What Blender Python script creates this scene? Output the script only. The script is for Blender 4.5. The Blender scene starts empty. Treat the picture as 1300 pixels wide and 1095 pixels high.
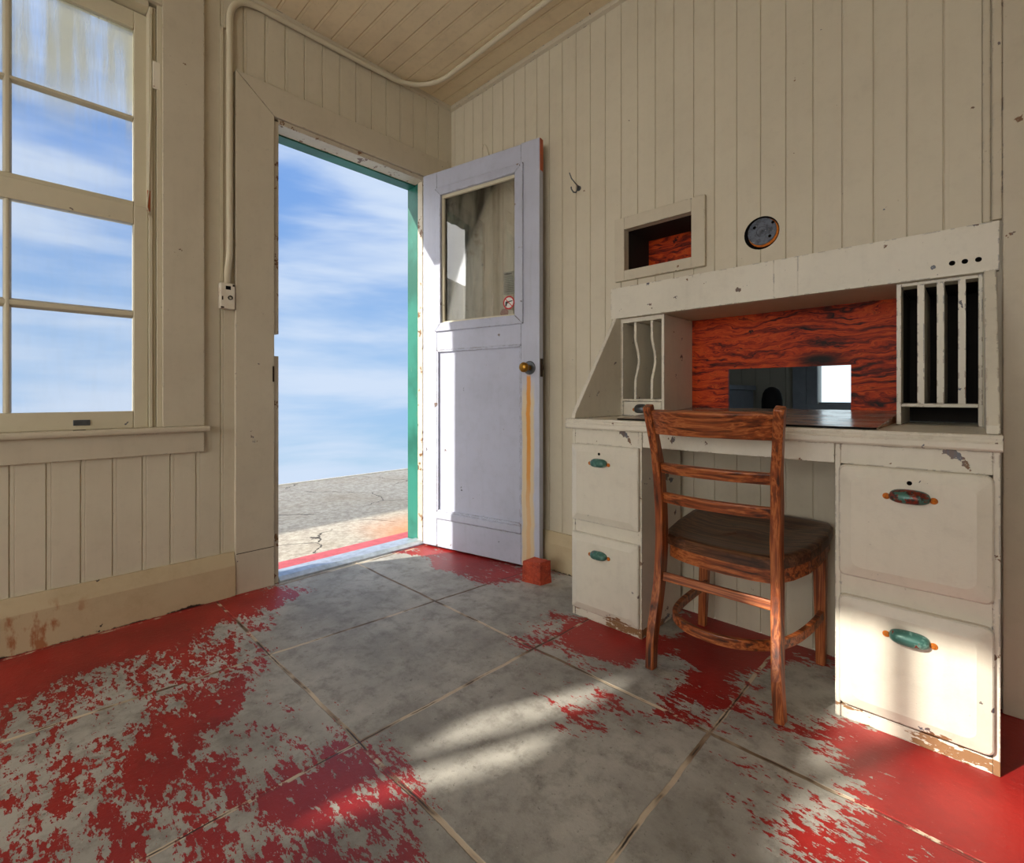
import bpy, bmesh, math, random
from mathutils import Vector, Matrix, noise
random.seed(7)
C = bpy.context.scene.collection
TH = math.radians(43.8); FPX = 613.0; CAM = Vector((2.2773, -1.8468, 0.84))

# ------------------------------------------------------------------ materials
class M:
    """tiny node helper"""
    def __init__(s, name):
        s.m = bpy.data.materials.new(name); s.m.use_nodes = True
        s.t = s.m.node_tree; s.t.nodes.clear()
        s.out = s.n('ShaderNodeOutputMaterial')
    def n(s, ty, **kw):
        x = s.t.nodes.new(ty)
        for k, v in kw.items(): setattr(x, k, v)
        return x
    def l(s, a, b): s.t.links.new(a, b)
    def put(s, sock, v):
        if isinstance(v, bpy.types.NodeSocket): s.l(v, sock)
        elif isinstance(v, (tuple, list)) and len(v) == 3 and sock.type == 'RGBA': sock.default_value = (*v, 1)
        else: sock.default_value = v
    def co(s, kind='Object', scale=(1, 1, 1), loc=(0, 0, 0)):
        t = s.n('ShaderNodeTexCoord'); mp = s.n('ShaderNodeMapping')
        mp.inputs['Scale'].default_value = scale; mp.inputs['Location'].default_value = loc
        s.l(t.outputs[kind], mp.inputs[0]); return mp.outputs[0]
    def noise(s, vec, scale, detail=4, rough=.55, dist=0):
        x = s.n('ShaderNodeTexNoise'); s.l(vec, x.inputs['Vector'])
        x.inputs['Scale'].default_value = scale; x.inputs['Detail'].default_value = detail
        x.inputs['Roughness'].default_value = rough; x.inputs['Distortion'].default_value = dist
        return x.outputs['Fac']
    def math(s, op, a, b=0, c=None, clamp=False):
        x = s.n('ShaderNodeMath', operation=op, use_clamp=clamp); s.put(x.inputs[0], a); s.put(x.inputs[1], b)
        if c is not None: s.put(x.inputs[2], c)
        return x.outputs[0]
    def step(s, v, lo, hi, a=0, b=1):
        x = s.n('ShaderNodeMapRange', interpolation_type='SMOOTHSTEP'); s.put(x.inputs[0], v)
        s.put(x.inputs[1], lo); s.put(x.inputs[2], hi); x.inputs[3].default_value = a; x.inputs[4].default_value = b
        return x.outputs[0]
    def mix(s, f, a, b, mode='MIX'):
        x = s.n('ShaderNodeMix', data_type='RGBA', blend_type=mode)
        s.put(x.inputs[0], f); s.put(x.inputs[6], a); s.put(x.inputs[7], b); return x.outputs[2]
    def ramp(s, f, stops):
        x = s.n('ShaderNodeValToRGB'); s.l(f, x.inputs[0]); e = x.color_ramp.elements
        while len(e) < len(stops): e.new(.5)
        for q, (p, c) in zip(e, stops): q.position = p; q.color = (*c, 1)
        return x.outputs[0]
    def sep(s, v):
        x = s.n('ShaderNodeSeparateXYZ'); s.l(v, x.inputs[0]); return x.outputs
    def bump(s, h, st=.3, d=.002):
        x = s.n('ShaderNodeBump'); s.l(h, x.inputs['Height']); x.inputs['Strength'].default_value = st
        x.inputs['Distance'].default_value = d; return x.outputs[0]
    def edge(s, r=.005):
        b = s.n('ShaderNodeBevel', samples=4); b.inputs[0].default_value = r
        g = s.n('ShaderNodeNewGeometry'); d = s.n('ShaderNodeVectorMath', operation='DOT_PRODUCT')
        s.l(b.outputs[0], d.inputs[0]); s.l(g.outputs['Normal'], d.inputs[1])
        return s.math('SUBTRACT', 1, d.outputs['Value'])
    def fin(s, col, rough=.5, metal=0, bump=None, spec=.5, extra=None):
        p = s.n('ShaderNodeBsdfPrincipled'); s.put(p.inputs['Base Color'], col); s.put(p.inputs['Roughness'], rough)
        s.put(p.inputs['Metallic'], metal); p.inputs['Specular IOR Level'].default_value = spec
        if bump is not None: s.l(bump, p.inputs['Normal'])
        if extra: extra(p)
        s.l(p.outputs[0], s.out.inputs[0]); s.m['ok'] = 1; return s.m

def srgb(r, g, b):
    f = lambda c: (c/255/12.92) if c/255 <= .04045 else ((c/255+.055)/1.055)**2.4
    return (f(r), f(g), f(b))

def painted(name, c, dirt=(.30, .24, .17), amt=.35, chips=0., chipc=None, edgew=0., rough=.45, bumps=.25, streak=True, low=False):
    s = M(name); v = s.co()
    n1 = s.noise(v, 3.0, 5, .6); n2 = s.noise(s.co(scale=(28, 28, 3)), 1.0, 4, .6) if streak else s.noise(v, 14, 4)
    n3 = s.noise(v, 60, 3, .7); fine = s.noise(v, 240, 2)
    f = s.math('ADD', s.math('MULTIPLY', s.step(n1, .35, .8), amt), s.math('MULTIPLY', s.step(s.noise(v, 22, 6, .72), .46, .72), amt*.55))
    f = s.math('ADD', f, s.math('MULTIPLY', s.step(n2, .5, .78), amt*.45))
    col = s.mix(f, c, tuple(c[i]*.55+dirt[i]*.35 for i in range(3)))
    # small flecks
    sp = s.step(n3, .71, .74); col = s.mix(s.math('MULTIPLY', sp, .5), col, dirt)
    h = s.math('ADD', s.math('MULTIPLY', n2, .6), s.math('MULTIPLY', fine, .35))
    cc = chipc or srgb(96, 100, 112)
    if chips > 0:
        cn = s.noise(v, 16, 5, .62); cs = s.step(cn, .72-chips*.1, .73-chips*.1)
        col = s.mix(cs, col, s.mix(s.step(n2, .4, .6), cc, srgb(120, 88, 60))); h = s.math('SUBTRACT', h, s.math('MULTIPLY', cs, 1.2))
    if low:
        pz = s.sep(v)[2]; lw = s.math('MULTIPLY', s.step(pz, .085, .0), .20); ln = s.noise(s.co(scale=(7, 7, 20)), 1, 5, .65)
        lf = s.step(ln, s.math('SUBTRACT', .70, lw), s.math('SUBTRACT', .71, lw)); lf = s.math('MULTIPLY', lf, s.step(pz, .10, .09))
        col = s.mix(lf, col, s.mix(s.step(n1, .42, .52), srgb(104, 110, 124), srgb(142, 108, 76))); h = s.math('SUBTRACT', h, lf)
    if edgew > 0:
        e = s.edge(.007); en = s.noise(v, 26, 4, .65)
        ef = s.step(s.math('MULTIPLY', s.step(e, .02, .2), s.step(en, .60-edgew*.14, .63-edgew*.14)), .25, .5)
        col = s.mix(ef, col, s.mix(s.step(n1, .45, .6), cc, srgb(110, 82, 58))); h = s.math('SUBTRACT', h, ef)
    return s.fin(col, rough, 0, s.bump(h, bumps, .002))

CREAM = srgb(206, 198, 178)
m_wall = painted('cream_wall_paint', CREAM, amt=.30, chips=.25, bumps=.3)
m_trim = painted('cream_trim_paint', srgb(200, 191, 171), amt=.34, chips=.2, edgew=.25)
m_ceil = painted('cream_ceiling_paint', srgb(226, 210, 178), amt=.4, chips=.2)
m_sash = painted('sash_paint', srgb(204, 196, 172), amt=.2, chips=.1)
m_desk = painted('desk_white_paint', srgb(222, 217, 203), dirt=(.33, .30, .25), amt=.38, chips=.5, edgew=.55, bumps=.4, rough=.4)
m_cab = painted('cabinet_white_paint', srgb(222, 217, 203), dirt=(.33, .30, .25), amt=.4, chips=.6, edgew=.9, bumps=.4, rough=.4, low=True)
m_door = painted('door_white_paint', srgb(182, 187, 207), dirt=(.26, .27, .33), amt=.5, chips=.4, edgew=.7, bumps=.5)
m_peel = painted('peeling_trim_paint', srgb(196, 188, 170), dirt=(.22, .15, .1), amt=.6, chips=1.25, chipc=srgb(110, 80, 55), edgew=.9)
m_cond = painted('conduit_paint', srgb(205, 196, 172), amt=.2)
m_metalpl = painted('worn_painted_plate', srgb(225, 220, 205), dirt=(.5, .25, .08), amt=.6, chips=.8, chipc=srgb(150, 80, 30))

def baseboard_mat():
    s = M('baseboard_paint'); v = s.co('Object'); p = s.sep(v)
    n = s.noise(v, 7, 6, .65); f = s.noise(v, 30, 4)
    col = s.mix(s.step(n, .4, .8, 0, .4), srgb(192, 176, 144), srgb(142, 116, 80))
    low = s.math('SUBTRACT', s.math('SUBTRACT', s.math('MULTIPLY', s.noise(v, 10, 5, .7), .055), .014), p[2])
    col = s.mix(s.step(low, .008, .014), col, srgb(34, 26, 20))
    ch = s.step(s.noise(v, 12, 5, .6), .685, .695); col = s.mix(ch, col, srgb(70, 62, 56))
    # rust bleeding near the repaired end
    ry = s.math('MULTIPLY', s.step(p[1], -1.62, -1.72), s.step(p[2], .17, .10))
    rs = s.math('MULTIPLY', ry, s.step(s.noise(s.co(scale=(22, 22, 9)), 1, 4, .6), .5, .62))
    col = s.mix(s.math('MULTIPLY', rs, .8), col, srgb(150, 78, 25))
    return s.fin(col, .5, 0, s.bump(s.math('ADD', f, s.math('MULTIPLY', ch, -2)), .3, .002))
m_base = baseboard_mat()

def teal_mat():
    s = M('green_frame_paint'); v = s.co(scale=(14, 14, 2.2)); n = s.noise(v, 1.4, 6, .65); p = s.sep(s.co())
    col = s.mix(s.step(s.noise(s.co(), 4, 4), .35, .65), srgb(12, 84, 70), srgb(34, 112, 98))
    wear = s.step(n, s.math('ADD', .60, s.math('MULTIPLY', s.step(p[2], .0, .35), .08)), s.math('ADD', .62, s.math('MULTIPLY', s.step(p[2], 0, .35), .08)))
    col = s.mix(wear, col, s.mix(s.step(s.noise(s.co(), 20, 3), .45, .6), srgb(128, 88, 48), srgb(90, 140, 124)))
    return s.fin(col, .45, 0, s.bump(n, .4, .002))
m_teal = teal_mat()

def wood(name, grain, base, dark, light, wear=.3, rough=.38, scale=1., spec=.5):
    s = M(name); sc = [85*scale]*3; sc[grain] = 2.6*scale
    v = s.co(scale=tuple(sc)); n = s.noise(v, 1., 5, .55, .35); n2 = s.noise(s.co(), 9, 4, .6)
    mid = tuple((a+b)/2 for a, b in zip(dark, base))
    col = s.ramp(n, [(.33, dark), (.42, mid), (.50, base), (.58, light), (.62, base), (.70, mid)])
    col = s.mix(s.step(n2, .56, .75, 0, wear*1.6), col, dark)
    e = s.edge(.006); col = s.mix(s.math('MULTIPLY', s.step(e, .02, .2), .55), col, light)
    return s.fin(col, rough, 0, s.bump(n, .35, .0015), spec)
OR, DK, LT = srgb(142, 70, 32), srgb(48, 20, 11), srgb(184, 110, 60)
m_wz = wood('chair_wood_upright', 2, OR, DK, LT); m_wx = wood('chair_wood_rail', 0, OR, DK, LT, wear=.45); m_wy = wood('chair_wood_side', 1, OR, DK, LT)
m_seat = wood('worn_seat_wood', 0, srgb(84, 50, 32), srgb(46, 27, 18), srgb(118, 80, 54), wear=.9, rough=.33)
m_bare = wood('bare_orange_wood', 2, srgb(178, 74, 30), srgb(110, 40, 16), srgb(206, 110, 56))
m_brown = wood('wedge_wood', 1, srgb(150, 92, 50), srgb(70, 38, 20), srgb(180, 122, 76))

def redboard(ox=.125):
    s = M('red_stained_board'); w = s.noise(s.co(scale=(1.5, 1.5, 4)), 2.2, 4, .6)
    v = s.co(scale=(4, 4, 58)); vm = s.n('ShaderNodeVectorMath', operation='ADD'); cx = s.n('ShaderNodeCombineXYZ')
    s.l(s.math('MULTIPLY', w, 9), cx.inputs[2]); s.l(v, vm.inputs[0]); s.l(cx.outputs[0], vm.inputs[1])
    n = s.noise(vm.outputs[0], 1.1, 6, .68, .9)
    col = s.ramp(n, [(.34, srgb(30, 10, 6)), (.43, srgb(116, 30, 8)), (.52, srgb(190, 60, 10)), (.60, srgb(210, 84, 20)), (.66, srgb(110, 28, 8)), (.8, srgb(196, 80, 30))])
    k = s.step(s.noise(s.co(), 22, 4, .6), .67, .72); col = s.mix(k, col, srgb(26, 14, 12))
    k2 = s.step(s.noise(s.co(loc=(3, 1, 2)), 8, 4, .6), .62, .75, 0, .6); col = s.mix(k2, col, srgb(60, 20, 12))
    # scorch above the service opening
    p = s.sep(s.co()); dx = s.math('MULTIPLY', s.math('SUBTRACT', p[0], ox), 8); dz = s.math('MULTIPLY', s.math('SUBTRACT', p[2], .222), 22)
    r = s.math('SQRT', s.math('ADD', s.math('MULTIPLY', dx, dx), s.math('MULTIPLY', dz, dz)))
    col = s.mix(s.math('MULTIPLY', s.step(r, 1.0, .2), s.step(n, .3, .5)), col, srgb(14, 10, 12))
    return s.fin(col, .5, 0, s.bump(n, .35, .002), .22)
m_red = redboard()

def flat(name, c, rough=.5, metal=0, var=.15, sc=20, spec=.5):
    s = M(name); n = s.noise(s.co(), sc, 4)
    return s.fin(s.mix(s.step(n, .3, .75, 0, var*2), c, tuple(x*.5 for x in c)), rough, metal, s.bump(n, .15, .001), spec)
m_dark = flat('dark_board_and_shading', srgb(40, 34, 30), .8)  # dark boards, and painted shading inside the pigeonholes
m_hole = flat('black_hole', srgb(9, 8, 8), .9, spec=.1)
m_black = flat('black_plastic', srgb(14, 14, 16), .8, spec=.15)
m_roomgrey = painted('grey_room_paint', srgb(150, 152, 146), amt=.2)
m_roomblue = flat('blue_grey_room_paint', srgb(130, 142, 158), .5)
m_seam = flat('dark_seam', srgb(50, 40, 30), .9)
m_brass = flat('tarnished_brass', srgb(166, 122, 52), .32, 1, .5, 60)
m_steel = flat('grey_steel', srgb(110, 116, 124), .38, .9, .4, 40)
m_alu = flat('worn_threshold_metal', srgb(196, 204, 216), .35, .5, .3, 30)
m_latch = flat('dark_latch', srgb(60, 44, 30), .5, .8, .4, 60)
m_rubber = flat('sash_cord', srgb(176, 88, 40), .7)
m_redpaint = flat('red_pavement_paint', srgb(190, 88, 94), .6, 0, .3, 30)
m_white = flat('white_sticker', srgb(225, 225, 220), .5); m_signred = flat('sign_red', srgb(190, 24, 36), .5); m_ink = flat('black_ink', srgb(20, 20, 22), .6)
m_paper = flat('grey_notice_paper', srgb(158, 160, 150), .7); m_pink = flat('faded_red_sticker', srgb(140, 84, 80), .7)
m_ext = flat('exterior_stucco', srgb(200, 196, 186), .85)

def pull_mat(name, rust):
    s = M(name); v = s.co('Object'); n = s.noise(v, 45, 5, .65)
    col = s.mix(s.step(s.noise(v, 90, 4), .5, .68), srgb(66, 112, 104), srgb(120, 166, 158))
    col = s.mix(s.step(n, rust, rust+.03), col, s.mix(s.step(s.noise(v, 120, 3), .45, .6), srgb(122, 44, 26), srgb(50, 44, 44)))
    return s.fin(col, .32, .2, s.bump(n, .5, .001))
m_pull = pull_mat('green_painted_pull', .60); m_pullr = pull_mat('rusted_pull', .44)
m_rust = flat('orange_rust', srgb(206, 116, 26), .8, 0, .5, 150)

def disc_mat():
    s = M('weathered_disc'); v = s.co(); n = s.noise(v, 50, 5, .7)
    col = s.mix(s.step(n, .4, .65), srgb(92, 100, 114), srgb(58, 62, 72)); col = s.mix(s.step(s.noise(v, 110, 3), .66, .7), col, srgb(150, 150, 156))
    return s.fin(col, .5, .3, s.bump(n, .7, .002))
m_disc = disc_mat()
def brick_mat():
    s = M('red_brick'); v = s.co(); n = s.noise(v, 26, 5, .7); g = s.noise(v, 160, 3)
    col = s.mix(s.step(n, .35, .7), srgb(188, 74, 44), srgb(132, 44, 32)); col = s.mix(s.step(g, .62, .7, 0, .6), col, srgb(210, 140, 110))
    return s.fin(col, .8, 0, s.bump(s.math('ADD', n, g), .7, .003))
m_brick = brick_mat()
def board_mat():
    s = M('brown_writing_board'); v = s.co(); n = s.noise(s.co(scale=(3, 12, 12)), 1.6, 5, .6)
    col = s.mix(s.step(n, .35, .7), srgb(184, 160, 146), srgb(140, 116, 104))
    return s.fin(col, s.step(s.noise(v, 9, 3), .3, .7, .13, .26), 0, s.bump(n, .06, .001))
m_board = board_mat()

def glass(name, dirt=.015, stains=False, refl=1.0):
    s = M(name); tr = s.n('ShaderNodeBsdfTransparent'); gl = s.n('ShaderNodeBsdfGlossy'); gl.inputs['Roughness'].default_value = .02
    fr = s.n('ShaderNodeFresnel'); fr.inputs[0].default_value = 1.5
    a = s.n('ShaderNodeMixShader'); s.l(s.math('MULTIPLY', fr.outputs[0], refl), a.inputs[0]); s.l(tr.outputs[0], a.inputs[1]); s.l(gl.outputs[0], a.inputs[2])
    d = s.n('ShaderNodeBsdfTranslucent'); d2 = s.n('ShaderNodeBsdfDiffuse')
    df = s.math('MULTIPLY', s.step(s.noise(s.co(scale=(30, 30, 6)), 1, 4), .35, .75), dirt)
    if stains:
        p = s.sep(s.co()); top = s.step(p[2], 1.02, 1.36)
        st = s.step(s.noise(s.co(scale=(1, 11, .8)), 1, 5, .6), .36, .62)
        df = s.math('ADD', df, s.math('MULTIPLY', s.math('MULTIPLY', top, st), .62), clamp=True)
    for q in (d, d2): q.inputs[0].default_value = (*srgb(214, 212, 190), 1)
    ad = s.n('ShaderNodeMixShader'); ad.inputs[0].default_value = .5; s.l(d.outputs[0], ad.inputs[1]); s.l(d2.outputs[0], ad.inputs[2])
    b = s.n('ShaderNodeMixShader'); s.put(b.inputs[0], df); s.l(a.outputs[0], b.inputs[1]); s.l(ad.outputs[0], b.inputs[2])
    s.l(b.outputs[0], s.out.inputs[0]); return s.m
m_glass = glass('window_glass'); m_glassu = glass('stained_window_glass', .02, True); m_dglass = glass('door_glass', .12, False, 2.2)

def floor_mat():
    s = M('concrete_with_worn_red_paint'); v = s.co()
    a = s.n('ShaderNodeAttribute', attribute_name='paint'); pd = a.outputs['Fac']
    n1 = s.noise(v, 2.6, 6, .65); n2 = s.noise(v, 16, 6, .7); n3 = s.noise(v, 75, 4, .7)
    col = s.mix(s.step(n1, .3, .7), srgb(186, 183, 175), srgb(146, 143, 137))
    col = s.mix(s.step(n2, .42, .74, 0, .75), col, srgb(112, 107, 99)); col = s.mix(s.step(n3, .60, .72, 0, .6), col, srgb(66, 62, 58))
    col = s.mix(s.step(n3, .36, .28, 0, .5), col, srgb(196, 193, 184))
    # worn paint, flaked along the trowel direction
    vs = s.co(scale=(1.0, 2.1, 1)); 
    pn = s.math('ADD', s.math('MULTIPLY', s.noise(vs, 8, 6, .75), .6), s.math('MULTIPLY', s.noise(vs, 38, 5, .7), .4))
    th = s.math('SUBTRACT', .665, s.math('MULTIPLY', pd, .34))
    pf = s.step(pn, th, s.math('ADD', th, .012))
    red = s.mix(s.step(n1, .35, .7), srgb(164, 36, 32), srgb(134, 26, 26)); red = s.mix(s.step(n2, .5, .8, 0, .45), red, srgb(104, 24, 24))
    red = s.mix(s.step(n3, .62, .7, 0, .35), red, srgb(190, 120, 110))
    col = s.mix(pf, col, red)
    # joints between slabs
    p = s.sep(v); wob = s.math('MULTIPLY', s.math('SUBTRACT', s.noise(v, 5, 4, .6), .5), .018)
    g = None
    def line(nx, ny, d, w):
        q = s.math('ADD', s.math('ADD', s.math('MULTIPLY', p[0], nx), s.math('MULTIPLY', p[1], ny)), wob)
        return s.math('ABSOLUTE', s.math('SUBTRACT', q, d))
    for nx, ny, d in ((1, -.09, .735), (1, -.03, 1.235), (1, 0, 1.80), (0, 1, -1.257), (.0, 1, -.633), (0, 1, -1.88), (1, 0, 2.42), (1, 0, .04)):
        x = line(nx, ny, d, 0); g = x if g is None else s.math('MINIMUM', g, x)
    ln = s.step(g, .0068, .0045); core = s.step(g, .0026, .0012)
    fill = s.mix(s.step(s.noise(v, 4, 4), .42, .58), srgb(206, 190, 166), srgb(124, 102, 80))
    keep = s.math('MULTIPLY', ln, s.math('SUBTRACT', 1, s.math('MULTIPLY', pf, s.step(n2, .42, .5))))
    col = s.mix(keep, col, fill); col = s.mix(s.math('MULTIPLY', core, s.step(s.noise(v, 8, 3), .45, .6)), col, srgb(44, 34, 28))
    h = s.math('ADD', s.math('MULTIPLY', n3, .5), s.math('MULTIPLY', n2, .5)); h = s.math('ADD', h, s.math('MULTIPLY', pf, .35)); h = s.math('SUBTRACT', h, s.math('MULTIPLY', ln, 1.2))
    r = s.math('SUBTRACT', .62, s.math('MULTIPLY', pf, .16))
    return s.fin(col, r, 0, s.bump(h, .55, .004))
m_floor = floor_mat()
def pave_mat():
    s = M('concrete_pavement'); v = s.co(); n = s.noise(v, 30, 6, .7); n1 = s.noise(v, 1.5, 5)
    col = s.mix(s.step(n, .3, .7), srgb(182, 176, 164), srgb(138, 130, 120)); col = s.mix(s.step(n1, .4, .8, 0, .5), col, srgb(140, 124, 100))
    vo = s.n('ShaderNodeTexVoronoi', feature='DISTANCE_TO_EDGE'); vo.inputs['Scale'].default_value = 1.1
    ad = s.n('ShaderNodeVectorMath', operation='ADD'); cx = s.n('ShaderNodeCombineXYZ'); w = s.math('MULTIPLY', s.noise(v, 4, 4), .35)
    s.l(s.math('MULTIPLY', w, .35), cx.inputs[0]); s.l(w, cx.inputs[1]); s.l(v, ad.inputs[0]); s.l(cx.outputs[0], ad.inputs[1]); s.l(ad.outputs[0], vo.inputs[0])
    cr = s.step(vo.outputs[0], .008, .003); col = s.mix(s.math('MULTIPLY', cr, s.step(n1, .42, .5)), col, srgb(60, 54, 50))
    p = s.sep(v); d = s.math('MULTIPLY', s.step(p[0], -.85, -.35), s.step(p[1], -.42, -.10)); col = s.mix(s.math('MULTIPLY', d, s.step(n1, .2, .6, .3, .9)), col, srgb(186, 124, 78))
    return s.fin(col, .85, 0, s.bump(n, .5, .004))
m_pave = pave_mat()

def stile_mat():      # lock stile of the door: rust water run below the knob
    s = M('rust_streaked_stile_paint'); v = s.co(); p = s.sep(v)
    n1 = s.noise(v, 4, 5, .6); n2 = s.noise(s.co(scale=(28, 28, 3)), 1, 4)
    c = srgb(184, 189, 208); col = s.mix(s.step(n1, .35, .8, 0, .35), c, srgb(150, 152, 168)); col = s.mix(s.step(n2, .5, .8, 0, .3), col, srgb(140, 140, 150))
    wv = s.math('MULTIPLY', s.math('SUBTRACT', s.noise(s.co(scale=(1, 1, 5)), 1.5, 4), .5), .03)
    u = s.math('ADD', p[0], wv); zz = s.step(p[2], .955, .93)
    wide = s.math('MULTIPLY', s.math('MULTIPLY', s.step(u, .650, .660), s.step(u, .728, .716)), s.step(p[2], .96, .80))
    core = s.math('MULTIPLY', s.math('MULTIPLY', s.step(u, .676, .684), s.step(u, .706, .698)), zz)
    col = s.mix(s.math('MULTIPLY', wide, .62), col, srgb(226, 196, 120))
    fade = s.step(s.math('ADD', p[2], s.math('MULTIPLY', n1, .4)), .35, .8, .35, .95)
    col = s.mix(s.math('MULTIPLY', core, fade), col, srgb(216, 142, 40))
    h = s.noise(v, 240, 2)
    return s.fin(col, .5, 0, s.bump(s.math('ADD', h, n2), .35, .002))
m_stile = stile_mat()

# ------------------------------------------------------------------ mesh helpers
def box(bm, x0, x1, y0, y1, z0, z1):
    vs = [bm.verts.new((x, y, z)) for x in (x0, x1) for y in (y0, y1) for z in (z0, z1)]
    for f in ((0, 1, 3, 2), (4, 6, 7, 5), (0, 4, 5, 1), (2, 3, 7, 6), (0, 2, 6, 4), (1, 5, 7, 3)): bm.faces.new([vs[i] for i in f])
def prism(bm, poly, f0, f1):
    """poly: list of 2D, f0/f1: map 2D -> 3D on both ends"""
    a = [bm.verts.new(f0(*p)) for p in poly]; b = [bm.verts.new(f1(*p)) for p in poly]; n = len(poly)
    bm.faces.new(a); bm.faces.new(b[::-1])
    for i in range(n): bm.faces.new((a[i], b[i], b[(i+1) % n], a[(i+1) % n]))
def prism_x(bm, poly, x0, x1): prism(bm, poly, lambda y, z: (x0, y, z), lambda y, z: (x1, y, z))
def prism_y(bm, poly, y0, y1): prism(bm, poly, lambda x, z: (x, y0, z), lambda x, z: (x, y1, z))
def prism_z(bm, poly, z0, z1): prism(bm, poly, lambda x, y: (x, y, z0), lambda x, y: (x, y, z1))
def sweep(bm, pts, side, w, h):
    """rectangular bar along pts; w along side, h across"""
    P = [Vector(p) for p in pts]; S = side if isinstance(side, list) else [Vector(side)]*len(P); rings = []
    for i, p in enumerate(P):
        t = (P[min(i+1, len(P)-1)]-P[max(i-1, 0)]).normalized(); s_ = Vector(S[i]); s_ = (s_-t*s_.dot(t)).normalized(); u = t.cross(s_)
        ww = w[i] if isinstance(w, list) else w; hh = h[i] if isinstance(h, list) else h
        rings.append([bm.verts.new(p+s_*a*ww/2+u*b*hh/2) for a, b in ((-1, -1), (1, -1), (1, 1), (-1, 1))])
    for a, b in zip(rings, rings[1:]):
        for k in range(4): bm.faces.new((a[k], a[(k+1) % 4], b[(k+1) % 4], b[k]))
    bm.faces.new(rings[0][::-1]); bm.faces.new(rings[-1])
def tube(bm, pts, r, n=12, caps=True):
    P = [Vector(p) for p in pts]; rings = []; ref = Vector((.3, .2, .9)).normalized()
    for i, p in enumerate(P):
        t = (P[min(i+1, len(P)-1)]-P[max(i-1, 0)]).normalized()
        s_ = (ref-t*ref.dot(t)).normalized(); ref = s_; u = t.cross(s_); rr = r[i] if isinstance(r, list) else r
        rings.append([bm.verts.new(p+(s_*math.cos(2*math.pi*k/n)+u*math.sin(2*math.pi*k/n))*rr) for k in range(n)])
    for a, b in zip(rings, rings[1:]):
        for k in range(n): bm.faces.new((a[k], a[(k+1) % n], b[(k+1) % n], b[k]))
    if caps: bm.faces.new(rings[0][::-1]); bm.faces.new(rings[-1])
def lathe(bm, prof, origin, axis, n=24):
    """prof: (r, d) along axis"""
    axis = Vector(axis).normalized(); o = Vector(origin); s_ = axis.orthogonal().normalized(); u = axis.cross(s_); rings = []
    for r, d in prof:
        if r < 1e-6: rings.append([bm.verts.new(o+axis*d)]); continue
        rings.append([bm.verts.new(o+axis*d+(s_*math.cos(2*math.pi*k/n)+u*math.sin(2*math.pi*k/n))*r) for k in range(n)])
    for a, b in zip(rings, rings[1:]):
        if len(a) == 1 and len(b) == 1: continue
        for k in range(n):
            q = (k+1) % n
            if len(a) == 1: bm.faces.new((a[0], b[q], b[k]))
            elif len(b) == 1: bm.faces.new((a[k], a[q], b[0]))
            else: bm.faces.new((a[k], a[q], b[q], b[k]))
def bez(p0, p1, p2, n=8):
    p0, p1, p2 = map(Vector, (p0, p1, p2))
    return [(p0*(1-t)**2+p1*2*t*(1-t)+p2*t*t) for t in [i/n for i in range(n+1)]]

def mk(name, bm, mat, parent=None, bevel=0., smooth=False, local=False, seg=2):
    bmesh.ops.recalc_face_normals(bm, faces=bm.faces)
    if parent is not None and not local: bm.transform(WM(parent).inverted())
    me = bpy.data.meshes.new(name); bm.to_mesh(me); bm.free(); me.materials.append(mat)
    if smooth:
        for p in me.polygons: p.use_smooth = True
    o = bpy.data.objects.new(name, me); C.objects.link(o)
    if parent is not None: o.parent = parent
    if bevel > 0:
        b = o.modifiers.new('Bevel', 'BEVEL'); b.width = bevel; b.segments = seg; b.limit_method = 'ANGLE'; b.angle_limit = math.radians(40)
    return o
def WM(o):
    m = o.matrix_basis.copy()
    while o.parent: o = o.parent; m = o.matrix_basis @ m
    return m
def tag(o, label=None, cat=None, kind=None, group=None):
    if label: o['label'] = label
    if cat: o['category'] = cat
    if kind: o['kind'] = kind
    if group: o['group'] = group
    return o
def thing(name, loc, label, cat, rz=0, kind=None, group=None):
    o = bpy.data.objects.new(name, None); C.objects.link(o); o.location = loc; o.rotation_euler = (0, 0, rz); o.empty_display_size = .1
    return tag(o, label, cat, kind, group)
def B(*boxes):
    bm = bmesh.new()
    for b in boxes: box(bm, *b)
    return bm
def new(): return bmesh.new()

def panel(bm, mp, u0, u1, v0, v1, holes, grooves, thick, bead=.0012):
    """boarded wall: mp(u,v,d) with d>0 into the room"""
    vs = sorted({v0, v1, *[h[2] for h in holes if v0 < h[2] < v1], *[h[3] for h in holes if v0 < h[3] < v1]})
    for a, b in zip(vs, vs[1:]):
        mid = (a+b)/2; cuts = sorted([(h[0], h[1]) for h in holes if h[2] < mid < h[3]]); cur = u0; iv = []
        for c0, c1 in cuts:
            if c0 > cur: iv.append((cur, c0))
            cur = max(cur, c1)
        if cur < u1: iv.append((cur, u1))
        for p, q in iv:
            prof = [(p, 0)]
            for g in sorted(grooves):
                if p+.004 < g < q-.018: prof += [(g-.0026, 0), (g-.0008, -.0045), (g+.0008, -.0045), (g+.0026, 0), (g+.0105, 0), (g+.012, -bead), (g+.0135, 0)]
            prof += [(q, 0), (q, -thick), (p, -thick)]
            prism(bm, prof, lambda u, d, z=a: mp(u, z, d), lambda u, d, z=b: mp(u, z, d))

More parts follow.
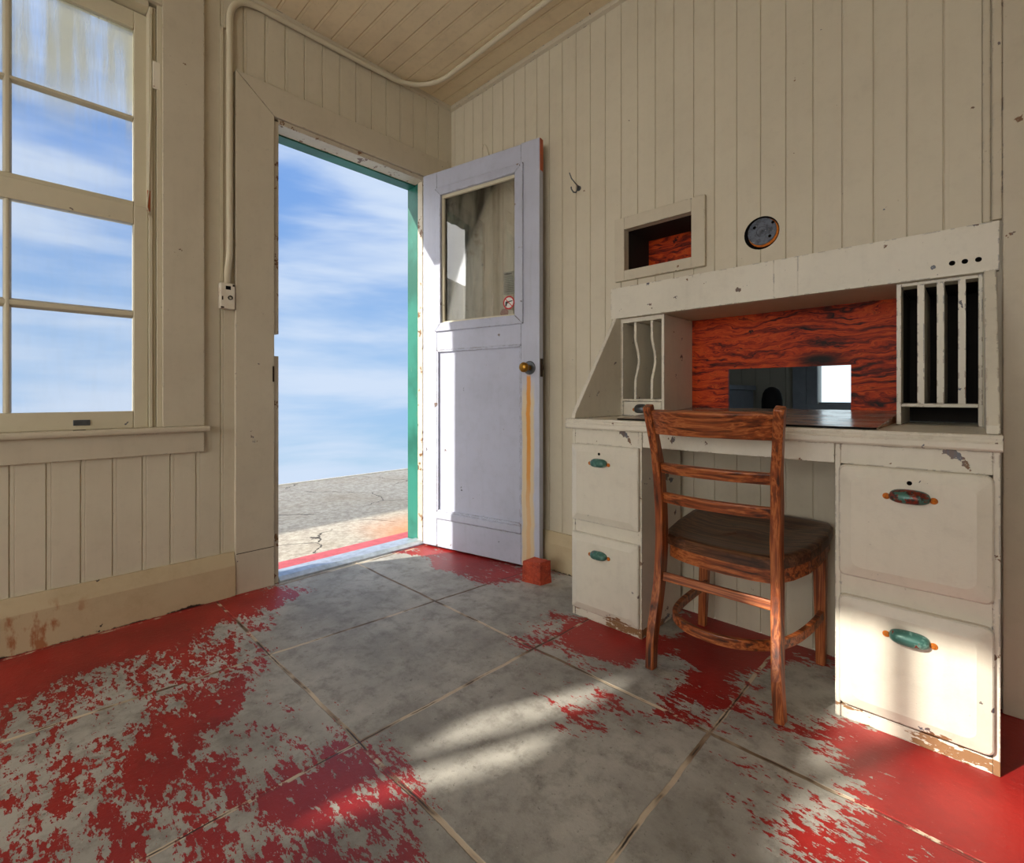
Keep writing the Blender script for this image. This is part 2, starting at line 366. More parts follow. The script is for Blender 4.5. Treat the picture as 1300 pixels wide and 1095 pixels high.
# ------------------------------------------------------------------ room shell
XR, YR, ZC = 3.1, -6.0, 2.57
W1 = (-2.26, -1.436, .70, 2.345)      # window_1 opening (y, y, z, z)
D1 = (-1.022, -.200, -.05, 2.088)     # doorway
T1 = (-4.70, -3.95, 2.0, 2.5)         # unseen transom behind the camera, added to throw sun on the floor
bm = new(); panel(bm, lambda u, v, d: (d, u, v), YR, 0, 0, ZC, [W1, D1, T1], [-1.845+.0874*k for k in range(-47, 22)], .13)
wl = tag(mk('wall_left', bm, m_wall), 'cream tongue-and-groove board wall with the window and the open doorway', 'wall', 'structure')
HUT = (1.165, 2.293, .7555, 1.177); NIC = (1.19, 1.484, 1.38, 1.556)
bm = new(); panel(bm, lambda u, v, d: (u, -d, v), 0, XR, 0, ZC, [HUT, NIC], [.52+.0806*k for k in range(-6, 32)], .02, .0002)
tag(mk('wall_back', bm, m_wall), 'cream tongue-and-groove board wall behind the desk', 'wall', 'structure')
bm = new(); SK = (.22, .80, -4.80, -3.74)  # roof opening added to let sun reach the lower drawer
panel(bm, lambda u, v, d: (v, u, ZC-d), YR, 0, 0, XR, [(SK[2], SK[3], SK[0], SK[1])], [-.085*k for k in range(1, 70)], .1)
tag(mk('ceiling', bm, m_ceil), 'cream boarded ceiling', 'ceiling', 'structure')
# right and rear walls (out of the picture), broad windows added for daylight fill
bm = new(); panel(bm, lambda u, v, d: (XR-d, u, v), YR, 0, 0, ZC, [(-5.4, -3.9, .8, 2.4)], [], .1)
tag(mk('wall_right', bm, m_wall), 'cream side wall with broad windows added for fill', 'wall', 'structure')
bm = new(); panel(bm, lambda u, v, d: (u, YR+d, v), 0, XR, 0, ZC, [(.2, 1.5, .8, 2.4), (1.6, 2.95, .8, 2.4)], [], .1)
tag(mk('wall_rear', bm, m_wall), 'cream rear wall with broad windows added for fill', 'wall', 'structure')
WL = {2: 'unseen right side window added for daylight fill', 3: 'left fill window added to the rear wall', 4: 'right fill window added to the rear wall', 5: 'high unseen transom added to throw sun on the floor', 6: 'small unseen roof window added to throw sun on the lower drawer'}  # none in view; added for daylight fill and sun patches
def plainwin(n, mp, u0, u1, v0, v1, cols, rows, d0=-.08, d1=-.03, w=.012, off=0):
    o = thing('window_%d' % n, mp(u0, v0, d0), WL[n], 'window', kind='structure'); bm = new()
    def bx(a, b, c, d):
        p, q = Vector(mp(a, c, d0)), Vector(mp(b, d, d1)); box(bm, min(p.x, q.x), max(p.x, q.x), min(p.y, q.y), max(p.y, q.y), min(p.z, q.z), max(p.z, q.z))
    f = .04; bx(u0, u1, v0, v0+f); bx(u0, u1, v1-f, v1); bx(u0, u0+f, v0+f, v1-f); bx(u1-f, u1, v0+f, v1-f)
    for i in range(1, cols): u = u0+(u1-u0)*i/cols; bx(u-.014, u+.014, v0+f, v1-f)
    for i in range(1, rows): v = v0+(v1-v0)*i/rows+off; bx(u0+f, u1-f, v-w, v+w)
    mk('window_frame', bm, m_sash, o)
plainwin(2, lambda u, v, d: (XR-d, u, v), -5.4, -3.9, .8, 2.4, 3, 2)
plainwin(3, lambda u, v, d: (u, YR+d, v), .2, 1.5, .8, 2.4, 3, 2); plainwin(4, lambda u, v, d: (u, YR+d, v), 1.6, 2.95, .8, 2.4, 3, 2)
plainwin(5, lambda u, v, d: (d, u, v), T1[0], T1[1], T1[2], T1[3], 2, 1)
plainwin(6, lambda u, v, d: (v, u, ZC-d), SK[2], SK[3], SK[0], SK[1], 1, 1)
bm = new(); sweep(bm, [(.245, -4.588, 2.62), (.613, -3.77, 2.62)], (0, 0, 1), .05, .046); mk('drawer_shadow_bar', bm, m_sash, bpy.data.objects['window_6'])  # bar laid along the sun's azimuth, added to shadow the drawer

# floor with a measured density of surviving red paint
PT = [(20,860,1),(100,830,1),(200,800,1),(290,770,1),(60,890,.6),(20,920,.45),(130,870,.45),(150,910,.3),(250,830,.6),(300,800,.45),(320,790,.45),(330,830,.4),(230,880,.45),(290,850,.55),(180,960,.55),(210,945,.8),(250,900,.75),(240,970,.65),(60,960,.45),(120,980,.45),(20,1000,.45),(300,930,.3),(350,950,.4),(400,940,.25),(440,975,.7),(400,985,.8),(480,985,.6),(340,990,.5),(380,860,.15),(420,840,.02),(450,780,0),(500,740,0),(335,765,.75),(350,752,.7),(375,740,.3),(420,730,.05),(390,770,.05),(370,810,.15),(600,850,0),(530,880,0),(480,920,.2),(560,930,.02),(650,900,.02),(600,980,0),(640,780,.05),(720,785,.4),(690,800,.35),(545,700,.7),(575,712,.8),(600,727,.8),(625,735,.6),(520,715,.1),(560,735,.05),(580,750,.02),(640,755,.05),(710,765,.1),(710,800,.55),(740,812,.8),(770,830,.9),(800,822,1),(735,795,1),(690,815,.45),(760,850,.25),(700,850,.2),(740,890,.45),(720,905,.5),(780,900,.4),(770,920,.4),(830,880,.1),(850,850,.15),(820,860,.0),(870,880,.75),(900,860,.95),(900,820,1),(880,900,.75),(850,900,.5),(930,880,.75),(940,830,1),(960,800,1),(1000,820,.9),(1025,840,.4),(960,870,.3),(1010,870,0),(1030,890,0),(1045,905,.1),(930,915,.25),(900,940,.02),(940,965,.4),(860,970,.05),(700,960,0),(800,960,.02),(1000,955,.15),(990,990,.4),(1065,930,.95),(1040,920,.5),(1050,960,.3),(1100,975,.75),(1150,980,1),(1100,945,1),(1200,1000,1),(1280,980,1),(1290,930,1),(850,790,.05),(890,790,.9),(1100,1070,.6),(1250,1070,1),(700,1060,.1),(850,1060,.15),(300,1060,.5),(500,1060,.5),(100,1070,.5),(600,1080,.1)]
R_, F_ = (math.cos(TH), math.sin(TH)), (-math.sin(TH), math.cos(TH))
ctl = []
for px, py, d in PT:
    u, v = (px-650)/FPX, (503-py)/FPX; t = -CAM.z/v
    ctl.append((CAM.x+t*(F_[0]+u*R_[0]), CAM.y+t*(F_[1]+u*R_[1]), d))
nx, ny = 156, 180; vs, at = [], []
for j in range(ny+1):
    y = -6*(j/ny)**1.25
    for i in range(nx+1):
        x = XR*i/nx; vs.append((x, y, 0)); sw = .02; sd = .008
        for a, b, d in ctl:
            r2 = (x-a)**2+(y-b)**2
            if r2 < .25: w = math.exp(-r2/.0072)+.002*math.exp(-r2/.06); sw += w*20; sd += w*20*d
        at.append(sd/sw)
fs = [(j*(nx+1)+i, (j+1)*(nx+1)+i, (j+1)*(nx+1)+i+1, j*(nx+1)+i+1) for j in range(ny) for i in range(nx)]
me = bpy.data.meshes.new('floor'); me.from_pydata(vs, [], fs); me.update()
ar = me.attributes.new('paint', 'FLOAT', 'POINT'); ar.data.foreach_set('value', at); me.materials.append(m_floor)
fl = bpy.data.objects.new('floor', me); C.objects.link(fl); tag(fl, 'grey concrete slab floor with flaking red paint', 'floor', 'structure')

# baseboards
bm = new(); pf = [(0, 0), (.028, 0), (.028, .128), (.012, .182), (0, .182)]
prism(bm, pf, lambda d, z: (d, -1.185, z), lambda d, z: (d, -6, z)); mk('baseboard_left', bm, m_base)
bm = new(); prism(bm, pf, lambda d, z: (0, -d, z), lambda d, z: (1.135, -d, z)); mk('baseboard_back', bm, m_base)
tag(bpy.data.objects['baseboard_left'], 'cream bevelled baseboard under the window', 'baseboard', 'structure')
tag(bpy.data.objects['baseboard_back'], 'cream bevelled baseboard behind the open door', 'baseboard', 'structure')
# crown strips
q = [(0, 0), (.022, 0), (.016, -.016), (0, -.022)]
bm = new(); prism(bm, q, lambda d, z: (d, 0, ZC+z), lambda d, z: (d, -6, ZC+z)); tag(mk('trim_1', bm, m_trim), 'narrow crown strip over the doorway wall', 'trim', 'structure')
bm = new(); prism(bm, q, lambda d, z: (0, -d, ZC+z), lambda d, z: (XR, -d, ZC+z)); tag(mk('trim_2', bm, m_trim), 'narrow crown strip over the desk wall', 'trim', 'structure')
# casing at the right of the desk
bm = B((2.330, 2.46, -.024, 0, 0, ZC-.02), (2.3105, 2.3295, -.0235, 0, 1.312, ZC-.02), (2.292, 2.308, -.008, 0, 1.312, ZC-.02))
tag(mk('trim_3', bm, m_trim, bevel=.003), 'wide flat cream casing board right of the desk', 'trim', 'structure')

# ---------------------------------------------------------------- doorway
dc = thing('trim_4', (0, -.6, 0), 'mitred cream casing round the doorway', 'trim', kind='structure')
bm = new(); prism(bm, [(-1.182, 0), (-1.026, 0), (-1.026, 2.089), (-1.182, 2.222)], lambda y, z: (0, y, z), lambda y, z: (.022, y, z)); mk('casing_side', bm, m_trim, dc, .002)
bm = new(); prism(bm, [(-1.181, 2.224), (-1.025, 2.0905), (-.03, 2.0905), (-.03, 2.224)], lambda y, z: (0, y, z), lambda y, z: (.021, y, z)); mk('casing_head', bm, m_trim, dc, .002)
bm = B((0, .022, -.198, -.03, .0, 2.089)); mk('casing_side', bm, m_trim, dc, .002)
# crack marks in the casing foot
mk('seam', B((.0215, .0232, -1.18, -1.028, .171, .1735)), m_seam, dc)
df = thing('trim_5', (-.05, -.6, 0), 'worn door frame, cream inside and green outside', 'trim', kind='structure')
bm = B((-.045, .012, -1.026, -1.004, 0, 1.021+.0), (-.045, .012, -1.026, -1.004, 1.12, 2.075), (-.13, -.045, -1.022, -1.004, 0, 2.08)); 
mk('jamb', bm, m_peel, df, .002)
mk('jamb', B((-.040, .006, -.215, -.196, 0, 2.075)), m_peel, df, .002)
mk('jamb', B((-.15, -.042, -.209, -.196, -.03, 2.075)), m_teal, df, .002)
mk('head', B((-.075, .012, -1.004, -.209, 2.066, 2.089)), m_peel, df, .002)
mk('head', B((-.15, -.075, -1.004, -.209, 2.060, 2.089)), m_teal, df, .002)
mk('sun_stop_bar', B((-.26, -.151, -1.05, -.16, 2.128, 2.20)), m_teal, df, .002)  # unseen bar added outside to lower the sun edge on the door
mk('door_stop', B((-.095, -.062, -1.004, -.99, .0, .87)), m_steel, df, .001)
mk('strike_plate', B((.0215, .0245, -1.034, -1.027, .905, .975)), m_latch, df)
th = thing('trim_6', (-.05, -.6, 0), 'pale metal threshold of the doorway', 'trim', kind='structure')
bm = new(); prism(bm, [(-.15, -.02), (.018, -.02), (.018, .008), (-.005, .022), (-.055, .024), (-.075, .012), (-.15, .006)], lambda x, z: (x, -1.0, z), lambda x, z: (x, -.215, z)); mk('threshold_bar', bm, m_alu, th, .002)

# ---------------------------------------------------------------- window_1
w1 = thing('window_1', (0, -1.848, .72), 'cream double-hung window with small panes and a stained upper sash', 'window', kind='structure')
def sash(x0, x1, ys, zs, y0, y1, z0, z1, gm, name, cut=False):
    bm = new(); box(bm, x0, x1, y0, ys[0][0], z0, z1); box(bm, x0, x1, ys[-1][1], y1, z0, z1)
    box(bm, x0, x1, ys[0][0], ys[-1][1], z0, zs[0][0]); box(bm, x0, x1, ys[0][0], ys[-1][1], zs[-1][1], z1)
    for a, b in zip(ys, ys[1:]): prism(bm, [(x1, a[1]+.006), (x1, b[0]-.006), (x0+.012, b[0]+.0), (x0+.012, a[1])], lambda x, y: (x, y, zs[0][0]), lambda x, y: (x, y, zs[-1][1]))
    for a, b in zip(zs, zs[1:]): prism(bm, [(x1-.001, a[1]+.009), (x1-.001, b[0]-.009), (x0+.013, b[0]), (x0+.013, a[1])], lambda x, z: (x, ys[0][0], z), lambda x, z: (x, ys[-1][1], z))
    s_ = mk(name, bm, m_sash, w1, .003)
    bm = new()
    for a in ys:
        for b in zs: box(bm, x0+.016, x0+.019, a[0]-.004, a[1]+.004, b[0]-.004, b[1]+.004)
    mk('glass', bm, gm, s_)
    return s_
lo = sash(-.042, -.006, [(-2.177, -1.861), (-1.839, -1.521)], [(.785, 1.134), (1.167, 1.489)], -2.222, -1.477, .722, 1.560, m_glass, 'lower_sash')
up = sash(-.086, -.050, [(-2.185, -1.862), (-1.838, -1.514)], [(1.588, 1.897), (1.923, 2.250)], -2.222, -1.466, 1.535, 2.318, m_glassu, 'upper_sash')
mk('sash_lift', B((-.006, -.002, -1.69, -1.645, .737, .757)), m_steel, lo, .001)
cs = mk('casing', B((0, .022, -1.436, -1.297, .722, 2.50), (0, .022, -2.40, -2.26, .722, 2.50), (0, .021, -2.26, -1.436, 2.345, 2.50)), m_trim, w1, .002)
mk('stop', B((-.1, .008, -1.452, -1.436, .722, 2.345), (-.1, -.004, -1.463, -1.4535, .722, 2.335), (-.1, .004, -1.476, -1.4645, .722, 2.33), (-.1, .004, -2.26, -2.224, .722, 2.34), (-.1, .004, -2.224, -1.477, 2.322, 2.345)), m_sash, w1, .0015)
bm = new(); r = [(-.1, .700), (.036, .700)]+[(.040+.007*math.sin(a), .711-.011*math.cos(a)) for a in [math.pi*k/8 for k in range(1, 8)]]+[(.036, .722), (-.1, .722)]
prism(bm, r, lambda x, z: (x, -2.42, z), lambda x, z: (x, -1.283, z)); sl = mk('sill', bm, m_trim, w1)
mk('apron', B((0, .02, -2.40, -1.297, .617, .6995)), m_trim, w1, .002)
mk('blistered_spot', B((.030, .036, -1.693, -1.66, .7215, .7235)), m_seam, w1)
bm = new(); tube(bm, [(.004, -1.468, 2.3), (.006, -1.470, 1.95), (.006, -1.477, 1.62), (.010, -1.483, 1.56), (.012, -1.474, 1.525), (.006, -1.470, 1.55)], .0022, 8); mk('sash_cord', bm, m_sash, w1, smooth=True)
mk('rust_pulley_block', B((.0, .006, -1.481, -1.472, 1.545, 1.625)), m_rubber, w1, .001)
mk('side_bracket', B((.0, .0095, -1.4655, -1.440, 2.02, 2.125)), m_metalpl, w1, .003)
# unseen outside fin added to block sun at the window
tag(mk('sun_fin', B((-.26, -.13, -2.42, -2.26, .0, 3.0)), m_ext), 'unseen outside fin added to block sun at the window', 'trim', 'structure')

# ---------------------------------------------------------------- door leaf
ang = math.radians(11.07)
door = thing('door_1', (.031, -.228, 0), 'open white half-glazed door with rust streak under its brass knob', 'door', ang, kind='structure')
T = .036
def L(name, boxes, mat=m_door, bev=.002): return mk(name, B(*boxes), mat, door, bev, local=True)
L('hinge_stile', [(0, .0995, 0, T, .012, 2.079)]); L('lock_stile', [(.6485, .752, 0, T, .012, 2.083)], m_stile)
L('top_rail', [(.1, .648, .0006, T, 1.975, 2.079)]); L('lock_rail', [(.1, .648, .0006, T, 1.095, 1.21)]); L('bottom_rail', [(.1, .648, .0006, T, .012, .1635)])
L('drip_mould', [(.1, .648, -.006, T, .1655, .205)], m_door, .005)
def ring(bm, u0, u1, v0, v1, w, d0, d1):
    o_ = [(u0, v0), (u1, v0), (u1, v1), (u0, v1)]; i_ = [(u0+w, v0+w), (u1-w, v0+w), (u1-w, v1-w), (u0+w, v1-w)]
    for k in range(4):
        q = (k+1) % 4; P = [o_[k], o_[q], i_[q], i_[k]]
        # tiny mitre gap
        c = Vector((sum(p[0] for p in P)/4, sum(p[1] for p in P)/4)); P = [(c.x+(p[0]-c.x)*.998, c.y+(p[1]-c.y)*.998) for p in P]
        A = [bm.verts.new((p[0], d0, p[1])) for p in P]; Bv = [bm.verts.new((p[0], d1 if j > 1 else d1*.6, p[1])) for j, p in enumerate(P)]
        bm.faces.new(A); bm.faces.new(Bv[::-1])
        for j in range(4): bm.faces.new((A[j], Bv[j], Bv[(j+1) % 4], A[(j+1) % 4]))
bm = new(); ring(bm, .093, .662, 1.197, 1.985, .044, .002, -.014); mk('glazing_bead', bm, m_door, door, .002, local=True)
L('glass_stop', [(.137, .150, .002, .016, 1.24, 1.942), (.612, .622, .002, .016, 1.24, 1.942), (.15, .612, .002, .016, 1.24, 1.25), (.15, .612, .002, .016, 1.925, 1.942)], m_sash, .001)
gl = mk('glass_pane', B((.1, .648, .017, .021, 1.21, 1.975)), m_dglass, door, local=True)
bm = new(); ring(bm, .1, .648, .205, 1.095, .011, .012, .001); mk('panel_bead', bm, m_door, door, .001, local=True)
L('lower_panel', [(.1, .648, .011, .028, .205, 1.095)])
L('bare_wood_patch', [(.752, .7535, .004, T-.002, 1.93, 2.083)], m_bare, 0)
# knob
bm = new(); lathe(bm, [(0, 0), (.013, 0), (.013, .009), (.010, .012), (.0095, .034), (.016, .038), (.0235, .046), (.0245, .056), (.021, .064), (.012, .068), (0, .0685)], (.697, 0, .979), (0, -1, 0))
kn = mk('door_knob', bm, m_brass, door, smooth=True, local=True); 
bm = new(); lathe(bm, [(0, .0006), (.0335, .0006), (.0335, .0025), (.030, .005), (.016, .006), (0, .0062)], (.697, 0, .979), (0, -1, 0)); mk('knob_rose', bm, m_steel, door, smooth=False, local=True)
bm = new(); lathe(bm, [(0, 0), (.03, 0), (.028, .006), (.011, .009), (.010, .032), (.022, .04), (.0245, .052), (.02, .06), (0, .062)], (.697, T, .979), (0, 1, 0)); mk('door_knob', bm, m_latch, door, smooth=True, local=True)
mk('latch_plate', B((.752, .755, .007, T-.006, .935, 1.022), (.755, .7625, .012, T-.012, .965, .993)), m_latch, door, .001, local=True)
# stickers on the glass
st = thing('no_guns_sticker', (0, 0, 0), 'round no-guns sticker on the door glass', 'sticker'); st.location = WM(door) @ Vector((.566, .0165, 1.312)); st.rotation_euler = (0, 0, ang)
bm = new(); lathe(bm, [(0, 0), (.032, 0), (.032, .0006), (0, .0006)], (0, 0, 0), (0, -1, 0), 40); mk('disc', bm, m_white, st, local=True)
bm = new()
n = 48
for k in range(n):
    a, b = 2*math.pi*k/n, 2*math.pi*(k+1)/n
    f = [bm.verts.new((r_*math.cos(t), -.0009, r_*math.sin(t))) for r_, t in ((.0265, a), (.034, a), (.034, b), (.0265, b))]; bm.faces.new(f)
s45 = math.sqrt(.5)
for s0 in (1,):
    bm.faces.new([bm.verts.new((x*s45-z*s45, -.001, -x*s45-z*s45)) for x, z in ((-.0275, -.0022), (.0275, -.0022), (.0275, .0022), (-.0275, .0022))])
mk('red_ring', bm, m_signred, st, local=True)
bm = new(); P = [(-.022, -.016), (-.013, -.018), (-.009, -.003), (-.002, -.004), (0, .002), (.022, .005), (.022, .010), (-.014, .007), (-.018, .009), (-.020, .004)]
bm.faces.new([bm.verts.new((x, -.0008, z)) for x, z in P]); mk('pistol_silhouette', bm, m_ink, st, local=True)
nt = thing('paper_notice', (0, 0, 0), 'small printed notice behind the door glass above the round sticker', 'notice'); nt.location = WM(door) @ Vector((.566, .0225, 1.415)); nt.rotation_euler = (0, 0, ang)
mk('sheet', B((-.036, .03, 0, .0005, -.06, .055)), m_paper, nt, local=True)
mk('print', B((-.030, .014, -.0006, -.0002, .040, .048), *[(-.030, .024, -.0006, -.0002, .026-.009*k, .0285-.009*k) for k in range(9)], (-.036, .03, -.0006, -.0002, .033, .0345)), m_ink, nt, local=True)
bm = new(); lathe(bm, [(0, 0), (.026, 0), (.026, .0006), (0, .0006)], (0, 0, 0), (0, -1, 0), 7); fd = mk('faded_sticker', bm, m_pink); fd.matrix_basis = Matrix.Translation(WM(door) @ Vector((.535, .0225, 1.262))) @ Matrix.Rotation(ang, 4, 'Z')
tag(fd, 'faded red sticker remnant at the bottom of the door glass', 'sticker')

# ---------------------------------------------------------------- brick, hook, wire, conduit, box, disc
bk = new()
P = [(.789, -.231), (.885, -.213), (.897, -.150), (.806, -.165)]
A = [bk.verts.new((x, y, 0)) for x, y in P]; cx, cy = .843, -.19
Bt = [bk.verts.new((cx+(x-cx)*.93, cy+(y-cy)*.9, .100-.008*(i in (0,)))) for i, (x, y) in enumerate(P)]
bk.faces.new(A[::-1]); bk.faces.new(Bt)
for k in range(4): bk.faces.new((A[k], A[(k+1) % 4], Bt[(k+1) % 4], Bt[k]))
bmesh.ops.subdivide_edges(bk, edges=bk.edges, cuts=7, use_grid_fill=True)
for v in bk.verts:
    if v.co.z > .004:
        d = noise.noise(v.co*38)*.0035+noise.noise(v.co*90)*.0015; v.co += Vector((d, d*.8, d*.5))
tag(mk('brick', bk, m_brick, bevel=.0), 'chipped red brick holding the white door open', 'brick')

hk = thing('coat_hook', (.94, 0, 1.815), 'bent wire coat hook on the wall above and left of the desk', 'hook')
bm = new(); tube(bm, [(.94, 0, 1.822), (.94, -.012, 1.822), (.938, -.028, 1.830), (.930, -.045, 1.848), (.926, -.055, 1.872)], .0028, 8)
tube(bm, [(.94, -.012, 1.820), (.941, -.016, 1.800), (.942, -.026, 1.785), (.938, -.040, 1.783), (.934, -.050, 1.795), (.933, -.052, 1.806)], .0032, 8); mk('wire', bm, m_steel, hk, smooth=True)
bm = new(); lathe(bm, [(0, 0), (.012, 0), (.011, .003), (0, .004)], (.94, 0, 1.812), (0, -1, 0), 16); mk('mounting_plate', bm, m_steel, hk)
bm = new(); tube(bm, [(.330, 0, 2.175), (.331, -.010, 2.195), (.326, -.016, 2.222), (.312, -.018, 2.240), (.296, -.012, 2.247), (.282, -.0035, 2.240), (.276, 0, 2.234)], .0022, 8)
tag(mk('wire_loop', bm, m_cond, smooth=True), 'thin painted wire loop on the wall above the open door', 'wire')

cd = thing('electrical_conduit', (.014, -1.203, 1.31), 'cream painted conduit running up beside the doorway and along the ceiling', 'conduit')
r_ = .0125; pts = [(.014, -1.212, 1.312), (.014, -1.212, 1.36), (.014, -1.203, 1.44), (.014, -1.203, 1.9), (.014, -1.203, 2.40)]
pts += [tuple(p) for p in bez((.014, -1.203, 2.42), (.014, -1.203, 2.545), (.016, -1.07, 2.540), 10)]
pts += [(.018, -.8, 2.541), (.022, -.55, 2.541)]+[tuple(p) for p in bez((.026, -.40, 2.5425), (.06, -.215, 2.553), (.26, -.215, 2.557), 12)]+[(.6, -.222, 2.5575), (1.0, -.228, 2.5575), (2.0, -.23, 2.5575), (3.05, -.23, 2.5575)]
bm = new(); tube(bm, pts, r_, 14); mk('pipe', bm, m_cond, cd, smooth=True)
mk('strap', B((.0, .010, -1.224, -1.188, 2.385, 2.398)), m_cond, cd, .001)
mk('backing_strip', B((0, .006, -1.236, -1.224, 1.32, 2.385)), m_cond, cd, .001)
jb = thing('junction_box', (0, -1.208, 1.26), 'small square painted junction box with rusty corners beside the doorway', 'junction box')
mk('housing', B((0, .030, -1.242, -1.186, 1.205, 1.312)), m_metalpl, jb, .004)
mk('knockout', B((.030, .0312, -1.222, -1.203, 1.285, 1.300)), m_hole, jb)
bm = new(); lathe(bm, [(.006, 0), (.009, 0), (.009, .0035), (.006, .0035), (.006, 0)], (.030, -1.205, 1.252), (1, 0, 0), 20); mk('switch_ring', bm, m_hole, jb)
for b_ in ((.030, .0305, -1.236, -1.231, 1.24, 1.256), (.030, .0306, -1.240, -1.228, 1.207, 1.213), (.030, .0306, -1.196, -1.188, 1.300, 1.309)): mk('chip', B(b_), m_latch, jb)

wd = thing('wall_outlet_cover', (1.734, 0, 1.42), 'round weathered grey metal cover with rusty rim on the wall above the desk', 'cover plate')
bm = new(); lathe(bm, [(0, .0005), (.0505, .0005), (.049, .003), (0, .003)], (1.7375, 0, 1.4175), (0, -1, 0), 36); mk('rusty_rim', bm, m_rust, wd)
bm = new(); lathe(bm, [(0, .003), (.047, .003), (.0465, .0065), (.018, .0075), (.016, .006), (.006, .006), (0, .009)], (1.734, 0, 1.422), (0, -1, 0), 36); dd = mk('cover_disc', bm, m_disc, wd)
for a, b in ((.036, .024), (.026, -.022), (-.024, .018)):
    bm = new(); lathe(bm, [(0, 0), (.0055, 0), (0, .0008)], (1.734+a, -.0072, 1.422+b), (0, -1, 0), 10); mk('screw_hole', bm, m_hole, wd)
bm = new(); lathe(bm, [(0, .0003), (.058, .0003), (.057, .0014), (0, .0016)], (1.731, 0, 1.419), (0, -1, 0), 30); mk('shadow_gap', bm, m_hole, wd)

# ---------------------------------------------------------------- wall niche
ni = thing('wall_niche', (1.337, 0, 1.337), 'framed rectangular opening in the wall with dark box inside, above left of desk', 'niche')
bm = B((1.143, 1.19, -.018, 0, 1.337, 1.608), (1.484, 1.537, -.018, 0, 1.337, 1.608), (1.19, 1.484, -.018, 0, 1.337, 1.38), (1.19, 1.484, -.018, 0, 1.556, 1.608)); mk('frame', bm, m_trim, ni, .002)
mk('box_sides', B((1.175, 1.19, .021, .2, 1.365, 1.571), (1.484, 1.5, .021, .2, 1.365, 1.571), (1.19, 1.484, .021, .2, 1.365, 1.38), (1.19, 1.484, .021, .2, 1.556, 1.571)), m_dark, ni)
mk('back_board', B((1.175, 1.5, .2, .212, 1.365, 1.571)), m_red, ni)

# ---------------------------------------------------------------- desk
def bevel_front(bm, x0, x1, z0, z1, y, dep=.026, w=.028, rnd=.008):
    """raised drawer front with broad bevelled border and softened corners"""
    def rr(a, b, c, d, r):
        o = []
        for cx, cz, st in ((b-r, d-r, 0), (a+r, d-r, 90), (a+r, c+r, 180), (b-r, c+r, 270)):
            for k in range(5): t = math.radians(st+k*22.5); o.append((cx+r*math.cos(t), cz+r*math.sin(t)))
        return o
    rings = [rr(x0, x1, z0, z1, rnd), rr(x0, x1, z0, z1, rnd), rr(x0+.003, x1-.003, z0+.003, z1-.003, rnd), rr(x0+w, x1-w, z0+w, z1-w, rnd*1.5)]
    ys = [y, y-dep*.55, y-dep*.68, y-dep]
    V = [[bm.verts.new((p[0], yy, p[1])) for p in R] for R, yy in zip(rings, ys)]; n = len(V[0])
    bm.faces.new(V[0]); bm.faces.new(V[-1][::-1])
    for a, b in zip(V, V[1:]):
        for k in range(n): bm.faces.new((a[k], b[k], b[(k+1) % n], a[(k+1) % n]))
def cup_pull(parent, x, y, z, Lh=.040, R=.019, mat=m_pull, name='cup_pull', scale=1.):
    bm = new(); nu, nv = 18, 10; G = []
    for i in range(nu+1):
        u = -1+2*i/nu; rr = R*(max(0, 1-abs(u)**3.2))**.5*scale+.0006; row = []
        for j in range(nv+1): t = math.radians(4+128*j/nv); row.append(bm.verts.new((x+u*Lh*scale, y-rr*math.sin(t)*1.15, z+rr*math.cos(t))))
        G.append(row)
    for i in range(nu):
        for j in range(nv): bm.faces.new((G[i][j], G[i+1][j], G[i+1][j+1], G[i][j+1]))
    o = mk(name, bm, mat, parent, smooth=True); s_ = o.modifiers.new('Solidify', 'SOLIDIFY'); s_.thickness = .0022; s_.offset = -1
    bm = new()
    bm.free()
    for sg in (-1, 1):
        bm = new(); lathe(bm, [(0, 0), (.0078*scale, 0), (.007*scale, .002), (.004, .0022), (.0038, .004), (0, .005)], (x+sg*(Lh*scale+.004), y, z-.002), (0, -1, 0), 14)
        mk('rusty_screw', bm, m_rust, o)
    return o
def cabinet(x0, x1, label, zd, rnd, inset, topr):
    yb, yf = -.028, -.3335
    o = thing('drawer_cabinet', ((x0+x1)/2, -.17, 0), label, 'cabinet')
    t = .012
    bm = B((x0, x0+t, yf, yb, 0, .717), (x1-t, x1, yf, yb, 0, .717), (x0+t, x1-t, yb-.01, yb, 0, .717), (x0+t, x1-t, yf+.002, yb-.01, .0, .034), (x0+t, x1-t, yf+.002, yf+.02, topr, .717), (x0+t, x1-t, yf+.002, yf+.02, zd[0][1]-.012, zd[1][0]+.012))
    mk('carcass', bm, m_cab, o, .0015)
    for k, (a, b) in enumerate(zd):
        bm = new(); bevel_front(bm, x0+inset, x1-inset, a, b, yf+.004, rnd=rnd)
        d = mk('drawer', bm, m_cab, o, .0)
        xc = (x0+x1)/2
        cup_pull(d, xc+(-.012 if x0 < 1.5 else 0), yf-.022, b-.066 if k else b-.067, mat=m_pullr if (x0 > 1.5 and k == 1) else m_pull, scale=.9 if x0 < 1.5 else 1)
        if k == 1:
            bm = new(); lathe(bm, [(0, 0), (.0052, 0), (.0052, .0006), (0, .0006)], (xc-(.012 if x0 < 1.5 else 0), yf-.0221, b-.0315), (0, -1, 0), 16); mk('keyhole', bm, m_hole, d)
    return o
cabinet(1.151, 1.447, 'narrow white two-drawer cabinet under the left end of the desk', [(.036, .325), (.371, .661)], .004, .006, .66)
cabinet(2.010, 2.318, 'white two-drawer cabinet under the right end of the desk, sunlit lower drawer', [(.044, .327), (.378, .664)], .014, .010, .664)
dt = thing('worktop', (1.73, -.17, .717), 'long worn white worktop across both drawer cabinets', 'worktop')
bm = new(); 
prism_x(bm, [(-.022, .7175), (-.350, .7175), (-.355, .723), (-.355, .735), (-.350, .741), (-.352, .748), (-.350, .755), (-.022, .755)], 1.132, 2.322)
mk('top_board', bm, m_desk, dt, .0015)
